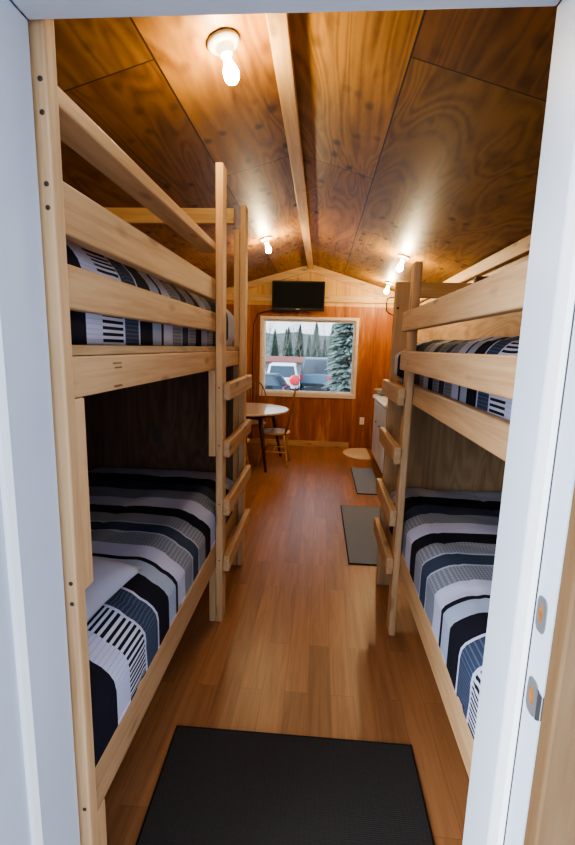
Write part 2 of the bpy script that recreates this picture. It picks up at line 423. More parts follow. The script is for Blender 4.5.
# window
bm = bmesh.new()
fw = .042
for b in ((WX0 - fw, WX1 + fw, WZ1, WZ1 + .042), (WX0 - fw, WX1 + fw, WZ0 - .058, WZ0), (WX0 - fw, WX0, WZ0, WZ1), (WX1, WX1 + fw, WZ0, WZ1)):
    abox(bm, b[0], b[1], YB - .022, YB - .001, b[2], b[3], .003)
# jamb liner
for b in ((WX0, WX1, WZ1 - .012, WZ1), (WX0, WX1, WZ0, WZ0 + .012), (WX0, WX0 + .012, WZ0 + .012, WZ1 - .012), (WX1 - .012, WX1, WZ0 + .012, WZ1 - .012)):
    abox(bm, b[0], b[1], YB, YB + .14, b[2], b[3])
win = struct(link('window_1', bm, pine(0, (.80, .70, .60), (.70, .58, .46), .5, 'pale_frame_pine', .3)))
bm = bmesh.new()
for b in ((WX0 + .012, WX1 - .012, WZ1 - .034, WZ1 - .012), (WX0 + .012, WX1 - .012, WZ0 + .012, WZ0 + .034), (WX0 + .012, WX0 + .034, WZ0 + .034, WZ1 - .034), (WX1 - .034, WX1 - .012, WZ0 + .034, WZ1 - .034)):
    abox(bm, b[0], b[1], YB + .05, YB + .09, b[2], b[3], .004)
link('sash', bm, WHITE_PLASTIC, win)
bm = bmesh.new(); abox(bm, WX0 + .03, WX1 - .03, YB + .066, YB + .072, WZ0 + .03, WZ1 - .03)
link('pane', bm, GLASS, win)

# door frame: jambs and head carry a raised stop on their inner half
JL, JR = -.5525, .370
bm = bmesh.new()
abox(bm, DX0, JL - .012, .60, YF1, 0, ZH + .03); abox(bm, JL - .02, JL, .738, YF1 + .002, 0, ZH, .003)
abox(bm, JR + .012, DX1, .664, YF1, 0, ZH + .03); abox(bm, JR, JR + .02, .758, YF1 + .002, 0, ZH, .003)
abox(bm, JL - .02, JR + .02, .60, YF1, ZH + .012, ZH + .03); abox(bm, JL + .0005, JR - .0005, .738, YF1 + .002, ZH, ZH + .02, .003)
door = struct(link('door_1', bm, WHITE_PAINT))
bm = bmesh.new()
aprism(bm, [(JL - .012, .738), (JL + .002, .738), (JL - .004, .725), (JL - .012, .722)], ZH, 'xy', 0)
aprism(bm, [(JR + .002, .757), (JR + .012, .757), (JR + .012, .724), (JR + .004, .728)], ZH, 'xy', 0)
link('weatherstrip', bm, SEAL, door)
bm = bmesh.new(); abox(bm, JR + .0117, JR + .0135, .7185, .7235, 0, ZH)
link('seal_gap', bm, GAP, door)
def strike(zc_, yc, h, w, lip):
    bm = bmesh.new(); n = 28; x = JR + .0118
    outer, inner = [], []
    for k in range(n):
        a = 2 * PI * k / n; c, s = math.cos(a), math.sin(a)
        se = lambda v, p: math.copysign(abs(v) ** p, v)
        outer.append((yc + se(c, .55) * w / 2, zc_ + se(s, .55) * h / 2)); inner.append((yc + .002 + c * w * .24, zc_ + s * h * .27))
    O = [bm.verts.new((x - .002, *p)) for p in outer]; I = [bm.verts.new((x - .002, *p)) for p in inner]; O2 = [bm.verts.new((x, *p)) for p in outer]; I2 = [bm.verts.new((x - .0003, *p)) for p in inner]
    for k in range(n):
        j = (k + 1) % n
        bm.faces.new((O[k], O[j], I[j], I[k])); bm.faces.new((O[k], O2[k], O2[j], O[j])); bm.faces.new((I[k], I[j], I2[j], I2[k]))
    bm2 = bmesh.new()
    if lip:
        pts = [(yc - w * .42, x - .002), (yc - w * .62, x - .004), (yc - w * .8, x - .001), (yc - w * .9, x + .008)]
        hs = (.42, .40, .36, .30)
        prev = None
        for (yy, xx), hh in zip(pts, hs):
            r = [bm2.verts.new((xx, yy, zc_ - hh * h)), bm2.verts.new((xx, yy, zc_ + hh * h))]
            if prev: bm2.faces.new((prev[0], prev[1], r[1], r[0]))
            prev = r
    p = link('strike_plate', bm, STEEL, door)
    if lip: link('plate_lip', bm2, DARKSTEEL, p)
    bm = bmesh.new(); bm.faces.new([bm.verts.new((x - .0005, *q)) for q in inner])
    link('plate_hole', bm, HOLEW, p)
strike(1.145, .697, .062, .03, False); strike(.996, .692, .064, .034, True)
# exterior casing beside the door
struct(board('trim_7', JR + .0125, JR + .15, .628, .6635, -.02, ZH + .1, TAN_WOOD, bev=.004))
sbox('porch_deck', DECKM, (-1.8, 1.8, -2.2, YF0 - .002, -.07, -.02))  # unseen floor outside the door, added so daylight bounces into the opening
sbox('ground', GRASSY, (-60, 60, -30, 140, -1.08, -1.0))

# ------------------------------------------------------------------ bunk beds
LX = -.543; T = .038
def bunk_left():
    root = thing('bunk_bed', 'tall pine bunk bed left of the aisle with extra guard rails and eight foot ladder', 'bunk bed', (-1.1, 1.9, 0))
    P = root
    def B(n, *a, **k): return board(n, *a, parent=P, **k)
    Y0, Y1 = .884, 2.275
    post = B('post', -.618, -.530, Y0, Y0 + .038, 0, 2.42)
    for (z, dy) in ((2.053, .012), (1.996, .010), (1.87, .006), (1.827, .012), (1.03, .02), (.98, .05), (.421, .012)):
        screw(post, -.543, Y0 - .0008, z, 0, -1)
    l1 = B('ladder_post', LX, LX + T, Y1, Y1 + .089, 0, 2.44)
    l2 = B('ladder_post', LX, LX + T, 2.945, 3.034, 0, 2.445)
    for z in (1.33, 1.02, .69, .36): screw(l1, LX + T * .5, Y1 - .0008, z + .02, 0, -1, .004)
    # rails on the bed side of the posts
    xi = LX - .0015
    B('guard_rail', xi - .089, xi, Y0 + .0395, 2.362, 2.037, 2.075)
    B('guard_rail', xi - T, xi, Y0 + .0395, 2.362, 1.793, 1.898)
    B('guard_rail', xi - T, xi, Y0 + .0395, 2.362, 1.640, 1.734)
    s = B('side_rail', xi - T, xi, Y0 + .0395, 2.943, 1.444, 1.538)
    for (y, z, w, h) in ((1.16, 1.516, .05, .005), (1.165, 1.504, .04, .004), (1.16, 1.455, .05, .006)):
        gs = bmesh.new(); abox(gs, xi - .0008, xi + .0006, y - w / 2, y + w / 2, z - h / 2, z + h / 2)
        link('grade_stamp', gs, STAMP, s)
    B('side_rail', xi - T, xi, Y0 + .0395, 2.943, .335, .478, mats=REDRAIL)
    # short corner blocks carrying the rails
    for (ya, yb) in ((Y0 + .0395, .987), (2.277, 2.362)):
        B('corner_block', xi - T, xi, ya, yb, .978, 1.443); B('corner_block', xi - T, xi, ya, yb, 0, .334)
    B('post', xi - T, xi, 2.945, 3.034, 0, 2.30)
    # ladder rungs
    for z in (1.285, .975, .645, .315):
        B('ladder_rung', LX + T + .001, LX + 2 * T + .001, Y1, 3.03, z, z + .092, bev=.008)
    # far end, wall side
    B('end_beam', -1.70, -.584, 2.945, 2.983, 2.335, 2.428, mats=TRIMP)
    xw = XL + .004
    B('post', xw, xw + T, Y0 + .02, Y0 + .108, 0, 2.2); B('post', xw, xw + T, 2.92, 3.008, 0, 2.33)
    B('side_rail', xw + T + .001, xw + 2 * T + .001, Y0 + .02, 3.0, 1.444, 1.538); B('side_rail', xw + T + .001, xw + 2 * T + .001, Y0 + .02, 3.0, .335, .42)
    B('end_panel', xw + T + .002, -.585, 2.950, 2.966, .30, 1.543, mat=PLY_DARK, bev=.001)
    B('deck', xw + T + .002, xi - .001, Y0 + .04, 2.943, 1.5395, 1.562, mat=PLY_R, bev=.001)
    B('deck', xw + 2 * T + .004, xi - T - .001, Y0 + .04, 2.943, .40, .42, mat=PLY_R, bev=.001)
    return root
RX = .435
def bunk_right():
    root = thing('bunk_bed', 'shorter pine bunk bed right of the aisle, partly hidden by the white door jamb', 'bunk bed', (.95, 1.9, 0))
    P = root
    def B(n, *a, **k): return board(n, *a, parent=P, **k)
    Y0, Y1 = .90, 2.259
    B('post', RX, RX + T, Y0, Y0 + .089, 0, 1.99)
    l1 = B('ladder_post', RX, RX + T, Y1, Y1 + .089, 0, 1.995, bev=.009)
    l2 = B('ladder_post', RX, RX + .089, 2.80, 2.838, 0, 1.975)
    screw(l2, RX + .02, 2.7992, 1.82, 0, -1, .008)
    B('guard_rail', RX - T - .001, RX - .001, Y0, 2.275, 1.660, 1.752)
    B('guard_rail', RX - T - .001, RX - .001, Y0, 2.262, 1.474, 1.566)
    xi = RX + T + .0015
    B('side_rail', xi, xi + T, Y0, 2.797, 1.298, 1.394)
    B('side_rail', xi, xi + T, Y0, 2.797, .352, .490)
    for z in (1.292, .985, .645, .372):
        B('ladder_rung', RX - T - .001, RX - .001, Y1 - .01, 2.84, z, z + .094, bev=.008)
    B('end_beam', RX + .0905, XR - .045, 2.80, 2.838, 1.885, 1.975, mats=TRIMP)
    B('end_beam', .90, XR - .045, 2.798, 2.842, 1.976, 2.014, mat=PLY_DARK)
    xw = XR - .004
    B('post', xw - T, xw, Y0, Y0 + .089, 0, 1.99); B('post', xw - T, xw, 2.80, 2.838, 0, 1.88)
    B('side_rail', xw - 2 * T - .001, xw - T - .001, Y0, 2.797, 1.298, 1.394); B('side_rail', xw - 2 * T - .001, xw - T - .001, Y0, 2.797, .352, .42)
    B('end_panel', RX + .091, xw - T - .002, 2.800, 2.816, .30, 1.40, mat=PLY_END, bev=.001)
    B('deck', xi + T + .001, xw - 2 * T - .003, Y0, 2.797, 1.355, 1.373, mat=PLY_R, bev=.001)
    B('deck', xi + T + .001, xw - 2 * T - .003, Y0, 2.797, .40, .42, mat=PLY_R, bev=.001)
    return root
bunk_left(); bunk_right()

# ------------------------------------------------------------------ bedding
def comforter(name, x0, x1, y0, y1, z0, z1, shift, label, seed, r=.13, re=.055, bulge=0, rail=0, belly=0, ref=None, far=1.0):
    """quilted cover draped over the mattress: top, rounded edges, hanging sides; UV in metres"""
    H = z1 - z0; r = min(r, H * .75)
    def f(s, lo, hi, r):
        arc = r * PI / 2
        w = (hi - lo) / 2; c = (hi + lo) / 2; a = abs(s); sg = 1 if s >= 0 else -1
        if a <= w - r: return c + s, 0.0
        b = a - (w - r)
        if b <= arc:
            th = b / r; return c + sg * (w - r + r * math.sin(th)), r * (1 - math.cos(th))
        return c + sg * w, r + (b - arc)
    A = (x1 - x0) / 2 - r + r * PI / 2 + (H - r); Bm = (y1 - y0) / 2 - re + re * PI / 2 + (H - re)
    na, nb = 64, 96
    bm = bmesh.new(); uvl = bm.loops.layers.uv.new('UVMap')
    grid = []; uv = {}
    for j in range(nb + 1):
        row = []
        sb = -Bm + 2 * Bm * j / nb
        for i in range(na + 1):
            sa = -A + 2 * A * i / na
            x, dx = f(sa, x0, x1, r); y, dy = f(sb, y0, y1, re)
            d = max(dx, dy)
            if dx > r and dy > r: d = max(dx, dy)
            z = z1 - d
            n = noise.noise(Vector((x * 2.4, y * 2.4, seed))) * .014 + noise.noise(Vector((x * 7, y * 5, seed + 5))) * .006
            q = (1 - min(1, abs(math.sin(PI * (sb + .35 * sa) / .42)) * 6)) * -.010 + (1 - min(1, abs(math.sin(PI * (sa - .1) / .40)) * 6)) * -.008
            if d < r * .9: z += n + q
            else:
                k = .6
                if dx >= dy: x += -(n + q) * k * (1 if sa < 0 else -1) * .6
                z = max(z, z0)
            # loose cover spilling over the side rail at the ladder opening
            yc = (y - 2.40) / .12; yd = (y1 - .03 - y) / .10
            k = max(0, min(1, yc)) * max(0, min(1, yd)); k = k * k * (3 - 2 * k)
            side = sa > 0 if bulge > 0 else sa < 0
            if k > 0 and side and dx > r * .12:
                x += bulge * k * min(1, (dx - r * .12) / (r * .6)) * (1 if dx < H * .85 else .6)
                z = max(z, z0 + (rail - z0) * k)
            elif belly and dx > r * .12 and (sa < 0) == (belly < 0):
                x += belly * min(1, (dx - r * .12) / (r * .6)); z = max(z, rail)
            v = bm.verts.new((x, y, z)); row.append(v)
            vv = (y0 + y1) / 2 + sb
            vv = vv - shift if ref is None else ref[1] + (vv - ref[0]) * ref[2]
            uv[v] = (sa, vv if vv < 2.0 else 2.0 + (vv - 2.0) * far)
        grid.append(row)
    for j in range(nb):
        for i in range(na):
            fc = bm.faces.new((grid[j][i], grid[j][i + 1], grid[j + 1][i + 1], grid[j + 1][i]))
            for lp in fc.loops: lp[uvl].uv = uv[lp.vert]
    o = link(name, bm, COMF, None, ((x0 + x1) / 2, (y0 + y1) / 2, z0), smooth=True)
    so = o.modifiers.new('thickness', 'SOLIDIFY'); so.thickness = .02; so.offset = -1
    return tag(o, label, 'comforter')
def mattress(x0, x1, y0, y1, z0, z1, label):
    bm = bmesh.new(); abox(bm, x0, x1, y0, y1, z0, z1, .045, 4)
    return tag(link('mattress', bm, MATTRESS, None, ((x0 + x1) / 2, (y0 + y1) / 2, z0), smooth=True), label, 'mattress')
comforter('comforter', -1.63, -.590, .93, 2.935, .4215, .712, .115, 'navy, white and grey striped comforter on lower left bunk under a pale pillow', 1.0, .13, bulge=.05, rail=.484, belly=.042)
comforter('comforter', -1.63, -.590, .935, 2.94, 1.5635, 1.852, .13, 'striped comforter on upper left bunk behind two wide guard rails', 2.0, .14, bulge=.04, rail=1.545, far=1.3)
comforter('comforter', .520, 1.27, .935, 2.79, .4215, .708, .0, 'striped comforter on lower right bunk beside the door jamb', 3.0, .085, bulge=-.062, rail=.496, belly=-.042, far=1.08)
comforter('comforter', .520, 1.27, .935, 2.79, 1.3745, 1.625, .22, 'striped comforter on upper right bunk below the top guard rail', 4.0, .11, bulge=-.085, rail=1.40, ref=(1.27, 1.045, 1.12), far=1.3)
def pillow(loc, w, d, h, rz, tilt, label):
    bm = bmesh.new(); n = 28
    top, bot = [], []
    for j in range(n + 1):
        rt, rb = [], []
        for i in range(n + 1):
            a, b = -1 + 2 * i / n, -1 + 2 * j / n
            pin = 1 - .10 * (1 - abs(a) ** 2) * 0 - .07 * (1 - a * a) * abs(b) - 0
            x = a * w / 2 * (1 - .06 * (1 - b * b)); y = b * d / 2 * (1 - .06 * (1 - a * a))
            k = ((1 - a ** 4) * (1 - b ** 4)) ** .55
            nn = noise.noise(Vector((a * 1.7, b * 1.7, 3))) * .012 * k
            rt.append(bm.verts.new((x, y, h * .5 * k + nn + .001))); rb.append(bm.verts.new((x, y, -h * .5 * k - .001)))
        top.append(rt); bot.append(rb)
    for j in range(n):
        for i in range(n):
            bm.faces.new((top[j][i], top[j][i + 1], top[j + 1][i + 1], top[j + 1][i])); bm.faces.new((bot[j][i], bot[j + 1][i], bot[j + 1][i + 1], bot[j][i + 1]))
    bmesh.ops.remove_doubles(bm, verts=bm.verts[:], dist=.0025)
    o = link('pillow', bm, PILLOW, smooth=True); o.location = loc; o.rotation_euler = (tilt[0], tilt[1], rz)
    return tag(o, label, 'pillow')
pillow((-.945, 1.22, .80), .66, .44, .13, -.12, (.05, .06), 'pale lilac pillow lying at near end of lower left bunk')

# ------------------------------------------------------------------ lamps on the ceiling
def lamp(x, y, label, bmat=None):
    side = 1 if x < XA else -1
    nrm = Vector((side * (SLL if x < XA else SLR), 0, -1)).normalized()
    z = zc(x)
    t = thing('ceiling_light', label, 'light', (x, y, z), 'bare bulb ceiling lights')
    bm = bmesh.new(); alathe(bm, [(.064, .0), (.067, .006), (.064, .014), (.046, .022), (.030, .026), (.027, .050), (.022, .056), (0, .056)], 28, (x, y, z), nrm)
    link('lamp_holder', bm, PORCELAIN, t, (x, y, z), True)
    bm = bmesh.new(); p = Vector((x, y, z)) + nrm * .056
    alathe(bm, [(0, 0), (.014, .001), (.015, .018), (.022, .035), (.029, .052), (.031, .068), (.028, .084), (.018, .096), (0, .101)], 20, p, nrm)
    link('bulb', bm, bmat or BULB, t, p, True)
lamp(-.43, 1.93, 'lit bare bulb in white lampholder nearest the door, left of ridge beam')
lamp(-.625, 4.85, 'lit bare bulb above the far end of the aisle, left of the television', BULB2)
lamp(.80, 4.75, 'lit bare bulb on right ceiling slope, just past the right bunk ladder', BULB2)
lamp(.90, 6.35, 'lit bare bulb on right ceiling slope closest to back wall', BULB2)

# ------------------------------------------------------------------ wall things
tv = thing('television', 'small black flat television mounted on the back wall above the window', 'television', (-.37, YB - .04, 2.1))
bm = bmesh.new(); abox(bm, -.765, .025, 6.80, 6.845, 2.108, 2.54, .010, 3); link('casing', bm, BLACK_PLASTIC, tv, (-.37, 6.82, 2.32))
bm = bmesh.new(); abox(bm, -.742, .002, 6.7965, 6.801, 2.15, 2.518); link('screen', bm, SCREEN, tv, (-.37, 6.8, 2.33))
bm = bmesh.new(); abox(bm, -.40, -.34, 6.7975, 6.8, 2.122, 2.136, .001); link('logo_badge', bm, STEEL, tv)
bm = bmesh.new(); abox(bm, -.47, -.27, 6.845, 6.865, 2.23, 2.42, .003); abox(bm, -.40, -.34, 6.865, 6.93, 2.30, 2.35, .003); abox(bm, -.45, -.29, 6.925, YB - .0365, 2.26, 2.35, .003); link('wall_bracket', bm, BLACK_PLASTIC, tv)
bm = bmesh.new(); atube(bm, [(-.72, 6.853, 2.14), (-.80, 6.90, 2.11), (-.92, 6.955, 2.09), (-1.0, 6.9705, 2.06), (-1.06, 6.9705, 1.9), (-1.07, 6.9705, 1.5), (-1.07, 6.9705, .01)], .007, 6)
link('power_cable', bm, CABLE, tv)
bm = bmesh.new(); atube(bm, [(1.08, 6.932, 2.345), (1.0, 6.932, 2.34), (.962, 6.932, 2.32), (.958, 6.932, 2.25), (.966, 6.955, 2.15), (1.0, 6.968, 2.12), (1.08, 6.968, 2.08), (1.09, 6.968, 1.9), (1.09, 6.968, .011)], .009, 6)
tag(link('cable', bm, CABLE, None), 'dark cable looping over the right end of the back wall beam', 'cable')
def outlet(x, y, z, label, pm=None):
    pm = pm or WHITE_PLASTIC
    t = thing('wall_outlet', label, 'outlet', (x, y, z))
    bm = bmesh.new(); abox(bm, x - .036, x + .036, y - .006, y, z - .058, z + .058, .003); link('cover_plate', bm, pm, t)
    for dz in (-.024, .024):
        bm = bmesh.new(); abox(bm, x - .016, x + .016, y - .008, y - .0055, z + dz - .014, z + dz + .014, .003); s = link('socket', bm, pm, t)
        bm = bmesh.new()
        for dx in (-.006, .006): abox(bm, x + dx - .0015, x + dx + .0015, y - .0084, y - .0078, z + dz - .005, z + dz + .006)
        link('slot', bm, DARKHOLE, s)
outlet(.69, YB - .0005, .445, 'white double outlet low on the back wall right of the window')
OUT_DARK = outlet(-1.115, 2.9495, .945, 'brown outlet on dark end panel inside lower left bunk', simple('brown_plastic', (.10, .07, .055), .5))

# ------------------------------------------------------------------ floor mats
def mat_rect(name, pts, h, mat, label, cat='mat', border=None):
    bm = bmesh.new(); aprism(bm, pts, h, 'xy', .0008)
    es = [e for e in bm.edges if abs(e.verts[0].co.z - e.verts[1].co.z) > h * .5 or (e.verts[0].co.z > h * .5 and e.verts[1].co.z > h * .5)]
    bmesh.ops.bevel(bm, geom=es, offset=h * .45, segments=2, affect='EDGES')
    cx = sum(p[0] for p in pts) / len(pts); cy = sum(p[1] for p in pts) / len(pts)
    o = link(name, bm, mat, None, (cx, cy, 0)); tag(o, label, cat)
    if border:
        bm = bmesh.new(); n = len(pts)
        atube(bm, [(p[0], p[1], h * .55) for p in pts] + [(pts[0][0], pts[0][1], h * .55)], h * .55, 6)
        link('binding', bm, border, o, (cx, cy, 0))
    return o
mat_rect('door_mat', [(-.515, .935), (.425, .94), (.422, 1.563), (-.536, 1.558)], .009, MAT_CHAR, 'large charcoal ribbed mat on floor just inside the door', border=MAT_EDGE)
mat_rect('floor_mat', [(.268, 3.07), (.75, 3.07), (.75, 4.29), (.262, 4.29)], .008, MAT_GREY, 'grey mat beside the right bunk ladder, nearer of two', border=MAT_EDGE)
mat_rect('floor_mat', [(.458, 4.69), (.74, 4.69), (.74, 5.76), (.460, 5.76)], .008, MAT_GREY, 'smaller grey mat in front of white cabinet, farther of two', border=MAT_EDGE)
pts = [(.785, 6.21)] + [(.785 - .39 * math.cos(a) ** .8 if math.cos(a) > 0 else .785, 6.58 + .37 * math.sin(a)) for a in [(-PI / 2 + PI * k / 24) for k in range(1, 24)]] + [(.785, 6.95)]
mat_rect('bath_mat', pts, .012, MAT_BEIGE, 'rounded beige mat on floor by the back wall near outlet')

# ------------------------------------------------------------------ white cabinet on the right
cab = thing('cabinet', 'white cabinet with projecting rounded worktop beyond the right bunk', 'cabinet', (1.07, 5.7, 0))
CY0, CY1, CXF = 5.15, 6.30, .80
bm = bmesh.new(); abox(bm, CXF, XR - .004, CY0, CY1, .09, .885, .003); abox(bm, CXF + .06, XR - .004, CY0 + .01, CY1 - .01, .001, .09); link('carcass', bm, WHITE_LAM, cab)
bm = bmesh.new(); abox(bm, CXF - .045, XR - .004, CY0 - .02, CY1 + .02, .886, .945, .026, 5); link('worktop', bm, WHITE_LAM, cab)
for k in range(3):
    ya = CY0 + .02 + k * .375; yb = ya + .36
    bm = bmesh.new(); abox(bm, CXF - .018, CXF - .001, ya, yb, .11, .865, .004)
    abox(bm, CXF - .022, CXF - .017, ya + .05, yb - .05, .17, .805, .003)
    d = link('door', bm, WHITE_LAM, cab)
    bm = bmesh.new(); alathe(bm, [(.006, 0), (.006, .012), (.013, .018), (.014, .026), (0, .03)], 14, (CXF - .022, yb - .03, .62), (-1, 0, 0)); link('knob', bm, STEEL, d)
# white bowl on the worktop
bm = bmesh.new(); alathe(bm, [(.06, 0), (.075, .006), (.13, .055), (.152, .085), (.146, .087), (.12, .055), (.06, .012), (0, .010)], 32, (.90, 6.14, .946))
tag(link('basin', bm, PORCELAIN, None, (.90, 6.14, .946), True), 'white bowl shaped basin standing on the white cabinet worktop', 'basin')

# ------------------------------------------------------------------ dining set
TC = Vector((-1.0, 5.85, 0)); TR = .60
tb = thing('dining_table', 'round pale topped dining table with dark legs near the back window', 'table', TC)
bm = bmesh.new(); alathe(bm, [(0, .715), (TR - .015, .715), (TR, .722), (TR, .735), (TR - .008, .742), (0, .742)], 64, TC); link('table_top', bm, TABLETOP, tb, TC, False)
bm = bmesh.new(); alathe(bm, [(.40, .66), (.42, .66), (.42, .714), (.40, .714)], 48, TC); link('apron', bm, PEDESTAL, tb, TC, True)
for a in (-.93, .67, 2.24, 3.81):
    c, s = math.cos(a), math.sin(a)
    bm = bmesh.new(); atube(bm, [TC + Vector((c * .43, s * .43, .712)), TC + Vector((c * .50, s * .50, .45)), TC + Vector((c * .605, s * .605, .0))], .030, 10, .018); link('leg', bm, PEDESTAL, tb, TC, True)

def chair_proto(label, loc, rz):
    """hoop back wooden chair facing +y"""
    root = thing('dining_chair', label, 'chair', (0, 0, 0), 'hoop back chairs round the dining table')
    bm = bmesh.new()
    alathe(bm, [(0, .425), (.17, .425), (.205, .435), (.212, .447), (.205, .458), (.16, .455), (0, .449)], 36)
    link('seat', bm, SEATW, root, (0, 0, 0), True)
    for sx in (-1, 1):
        for sy in (-1, 1):
            bm = bmesh.new(); a = Vector((sx * .135, sy * .135, .43)); b = Vector((sx * .19, sy * .20, 0))
            atube(bm, [a, a.lerp(b, .25), a.lerp(b, .6), b], .014, 8, .012); link('leg', bm, SEATW, root, (0, 0, 0), True)
    bm = bmesh.new()
    for sx in (-1, 1): atube(bm, [(sx * .165, -.172, .20), (sx * .165, .172, .20)], .009, 6)
    atube(bm, [(-.165, 0, .20), (.165, 0, .20)], .009, 6)
    link('stretcher', bm, SEATW, root, (0, 0, 0), True)
    hoop = []
    for k in range(25):
        a = PI * k / 24
        x = -.205 * math.cos(a); h = math.sin(a) ** .7
        hoop.append((x * (1 - .08 * (1 - h)), -.155 - .115 * h, .445 + .60 * h))
    bm = bmesh.new(); atube(bm, hoop, .011, 8); link('back_hoop', bm, CHAIR_DARK, root, (0, 0, 0), True)
    for x in (-.11, -.055, 0, .055, .11):
        h = (max(0, 1 - (x / .205) ** 2) ** .5) ** .7
        bm = bmesh.new(); atube(bm, [(x * .8, -.165, .448), (x, -.155 - .115 * h, .443 + .60 * h)], .006, 6); link('spindle', bm, CHAIR_DARK, root, (0, 0, 0), True)
    root.location = loc; root.rotation_euler = (0, 0, rz)
    return root
def dup(root, loc, rz, label):
    r = root.copy(); COL.objects.link(r); r.location = loc; r.rotation_euler = (0, 0, rz); r['label'] = label
    for ch in list(root.children):
        c = ch.copy(); COL.objects.link(c); c.parent = r
    return r
c0 = chair_proto('hoop back wooden chair at right side of the round table, below window', (-.58, 5.80, 0), PI / 2)
CH = [dup(c0, (-.98, 6.42, 0), PI, 'hoop back wooden chair behind the round table against back wall'),
      dup(c0, (-1.03, 5.16, 0), .05, 'hoop back wooden chair in front of round table, half hidden by left bunk')]

# ------------------------------------------------------------------ outside the window
def paint(name, col): return simple(name, col, .3, .5, noise_amt=.03, nscale=3)
CARGLASS = simple('car_window_glass', (.05, .07, .09), .08, .6)
TYRE = simple('tyre_rubber', (.015, .015, .016), .8, .3)
RIM = simple('wheel_rim', (.45, .46, .48), .3, .5, metal=.8)
REDL = simple('red_lens', (.75, .06, .06), .25, .5)
LAMPW = simple('headlamp_lens', (.8, .82, .85), .15, .6)
GZ = -1.0
def car(name, x, y, rz, w, L, h, col, label, boxy=False, cover=None):
    root = thing(name, label, 'car', (0, 0, 0))
    hw = w / 2; hb = h * .53; gc = .28
    # lower body: side profile (y, z) extruded across; rear faces -y
    if boxy: low = [(-L / 2, gc + .1), (-L / 2, hb - .06), (-L / 2 + .05, hb), (L * .28, hb), (L * .30, hb - .02), (L * .48, hb - .06), (L / 2, hb - .2), (L / 2, gc + .05), (L * .45, gc), (-L * .45, gc)]
    else: low = [(-L / 2, gc + .15), (-L / 2 + .03, hb - .05), (-L / 2 + .10, hb), (L * .22, hb), (L * .42, hb - .12), (L * .49, hb - .28), (L / 2, gc + .1), (L * .46, gc), (-L * .46, gc)]
    bm = bmesh.new(); aprism(bm, low, w, 'yz', -hw)
    es = [e for e in bm.edges if abs(e.verts[0].co.x - e.verts[1].co.x) < 1e-5]
    bmesh.ops.bevel(bm, geom=es, offset=.05, segments=2, affect='EDGES')
    link('body', bm, col, root, None, False)
    # cabin, tapered inwards towards the roof
    y0, y1 = (-L / 2 + .06, L * .2) if boxy else (-L / 2 + .12, L * .26)
    r0, r1 = (y0 + .06, y1 - .35) if boxy else (y0 + .35, y1 - .75)
    tw = hw * .80
    def frustum(bm, za, zb, inset=0.0, out=0.0):
        f = lambda z: (z - hb) / (h - hb)
        q = []
        for z in (za, zb):
            k = f(z); ww = hw * .96 + (tw - hw * .96) * k + out; ya = y0 + (r0 - y0) * k - out; yb = y1 + (r1 - y1) * k + out
            q.append([bm.verts.new(p) for p in ((-ww, ya, z), (ww, ya, z), (ww, yb, z), (-ww, yb, z))])
        bm.faces.new(q[0][::-1]); bm.faces.new(q[1])
        for i in range(4): bm.faces.new((q[0][i], q[0][(i + 1) % 4], q[1][(i + 1) % 4], q[1][i]))
    bm = bmesh.new(); frustum(bm, hb - .01, h); bmesh.ops.bevel(bm, geom=bm.edges[:], offset=.04, segments=2, affect='EDGES'); link('roof_cabin', bm, col, root)
    # window panels lying just proud of the cabin
    def panel(side):
        bm = bmesh.new(); za, zb = hb + .05, h - .10
        f = lambda z: (z - hb) / (h - hb)
        pts = []
        for z, o in ((za, 0), (zb, 1)):
            k = f(z); ww = hw * .96 + (tw - hw * .96) * k; ya = y0 + (r0 - y0) * k; yb = y1 + (r1 - y1) * k
            if side == 'rear': pts.append(((-ww + .12, ya - .012, z), (ww - .12, ya - .012, z)))
            elif side == 'front': pts.append(((-ww + .10, yb + .012, z), (ww - .10, yb + .012, z)))
            else:
                sg = 1 if side == 'right' else -1
                pts.append(((sg * (ww + .012), ya + .18, z), (sg * (ww + .012), yb - .15, z)))
        (a, b), (c, d) = pts
        fs = bm.faces.new([bm.verts.new(p) for p in (a, b, d, c)])
        link('car_window', bm, CARGLASS, root)
    for s in ('rear', 'front', 'left', 'right'): panel(s)
    for sx in (-1, 1):
        for yy in (-L * .31, L * .31):
            bm = bmesh.new(); alathe(bm, [(.20, 0), (.31, 0), (.335, .02), (.335, .19), (.31, .21), (.20, .21)], 24, (sx * (hw - .20) - (0 if sx > 0 else 0), yy, .335), (sx, 0, 0))
            wv = link('wheel', bm, TYRE, root)
            bm = bmesh.new(); alathe(bm, [(0, .20), (.19, .205), (.205, .19)], 20, (sx * (hw - .20), yy, .335), (sx, 0, 0)); link('hub_cap', bm, RIM, wv)
        bm = bmesh.new(); abox(bm, sx * (hw - .09) - .08, sx * (hw - .09) + .08, -L / 2 - .015, -L / 2 + .06, hb - .34, hb - .06, .01); link('tail_light', bm, REDL, root)
        bm = bmesh.new(); abox(bm, sx * (hw - .2) - .14, sx * (hw - .2) + .14, L / 2 - .10, L / 2 + .012, gc + .22, gc + .38, .02); link('headlight', bm, LAMPW, root)
    bm = bmesh.new(); abox(bm, -hw * .95, hw * .95, -L / 2 - .06, -L / 2 + .05, gc + .02, gc + .2, .03); link('bumper', bm, TYRE if boxy else col, root)
    if cover is not None:
        bm = bmesh.new(); alathe(bm, [(.0, .0), (.23, .0), (.28, -.03), (.29, -.10), (.27, -.15), (.2, -.17), (0, -.17)], 28, (cover[0], -L / 2 - .02, cover[1]), (0, 1, 0)); link('spare_wheel_cover', bm, REDL, root, None, True)
    root.location = (x, y, GZ); root.rotation_euler = (0, 0, rz)
    return root
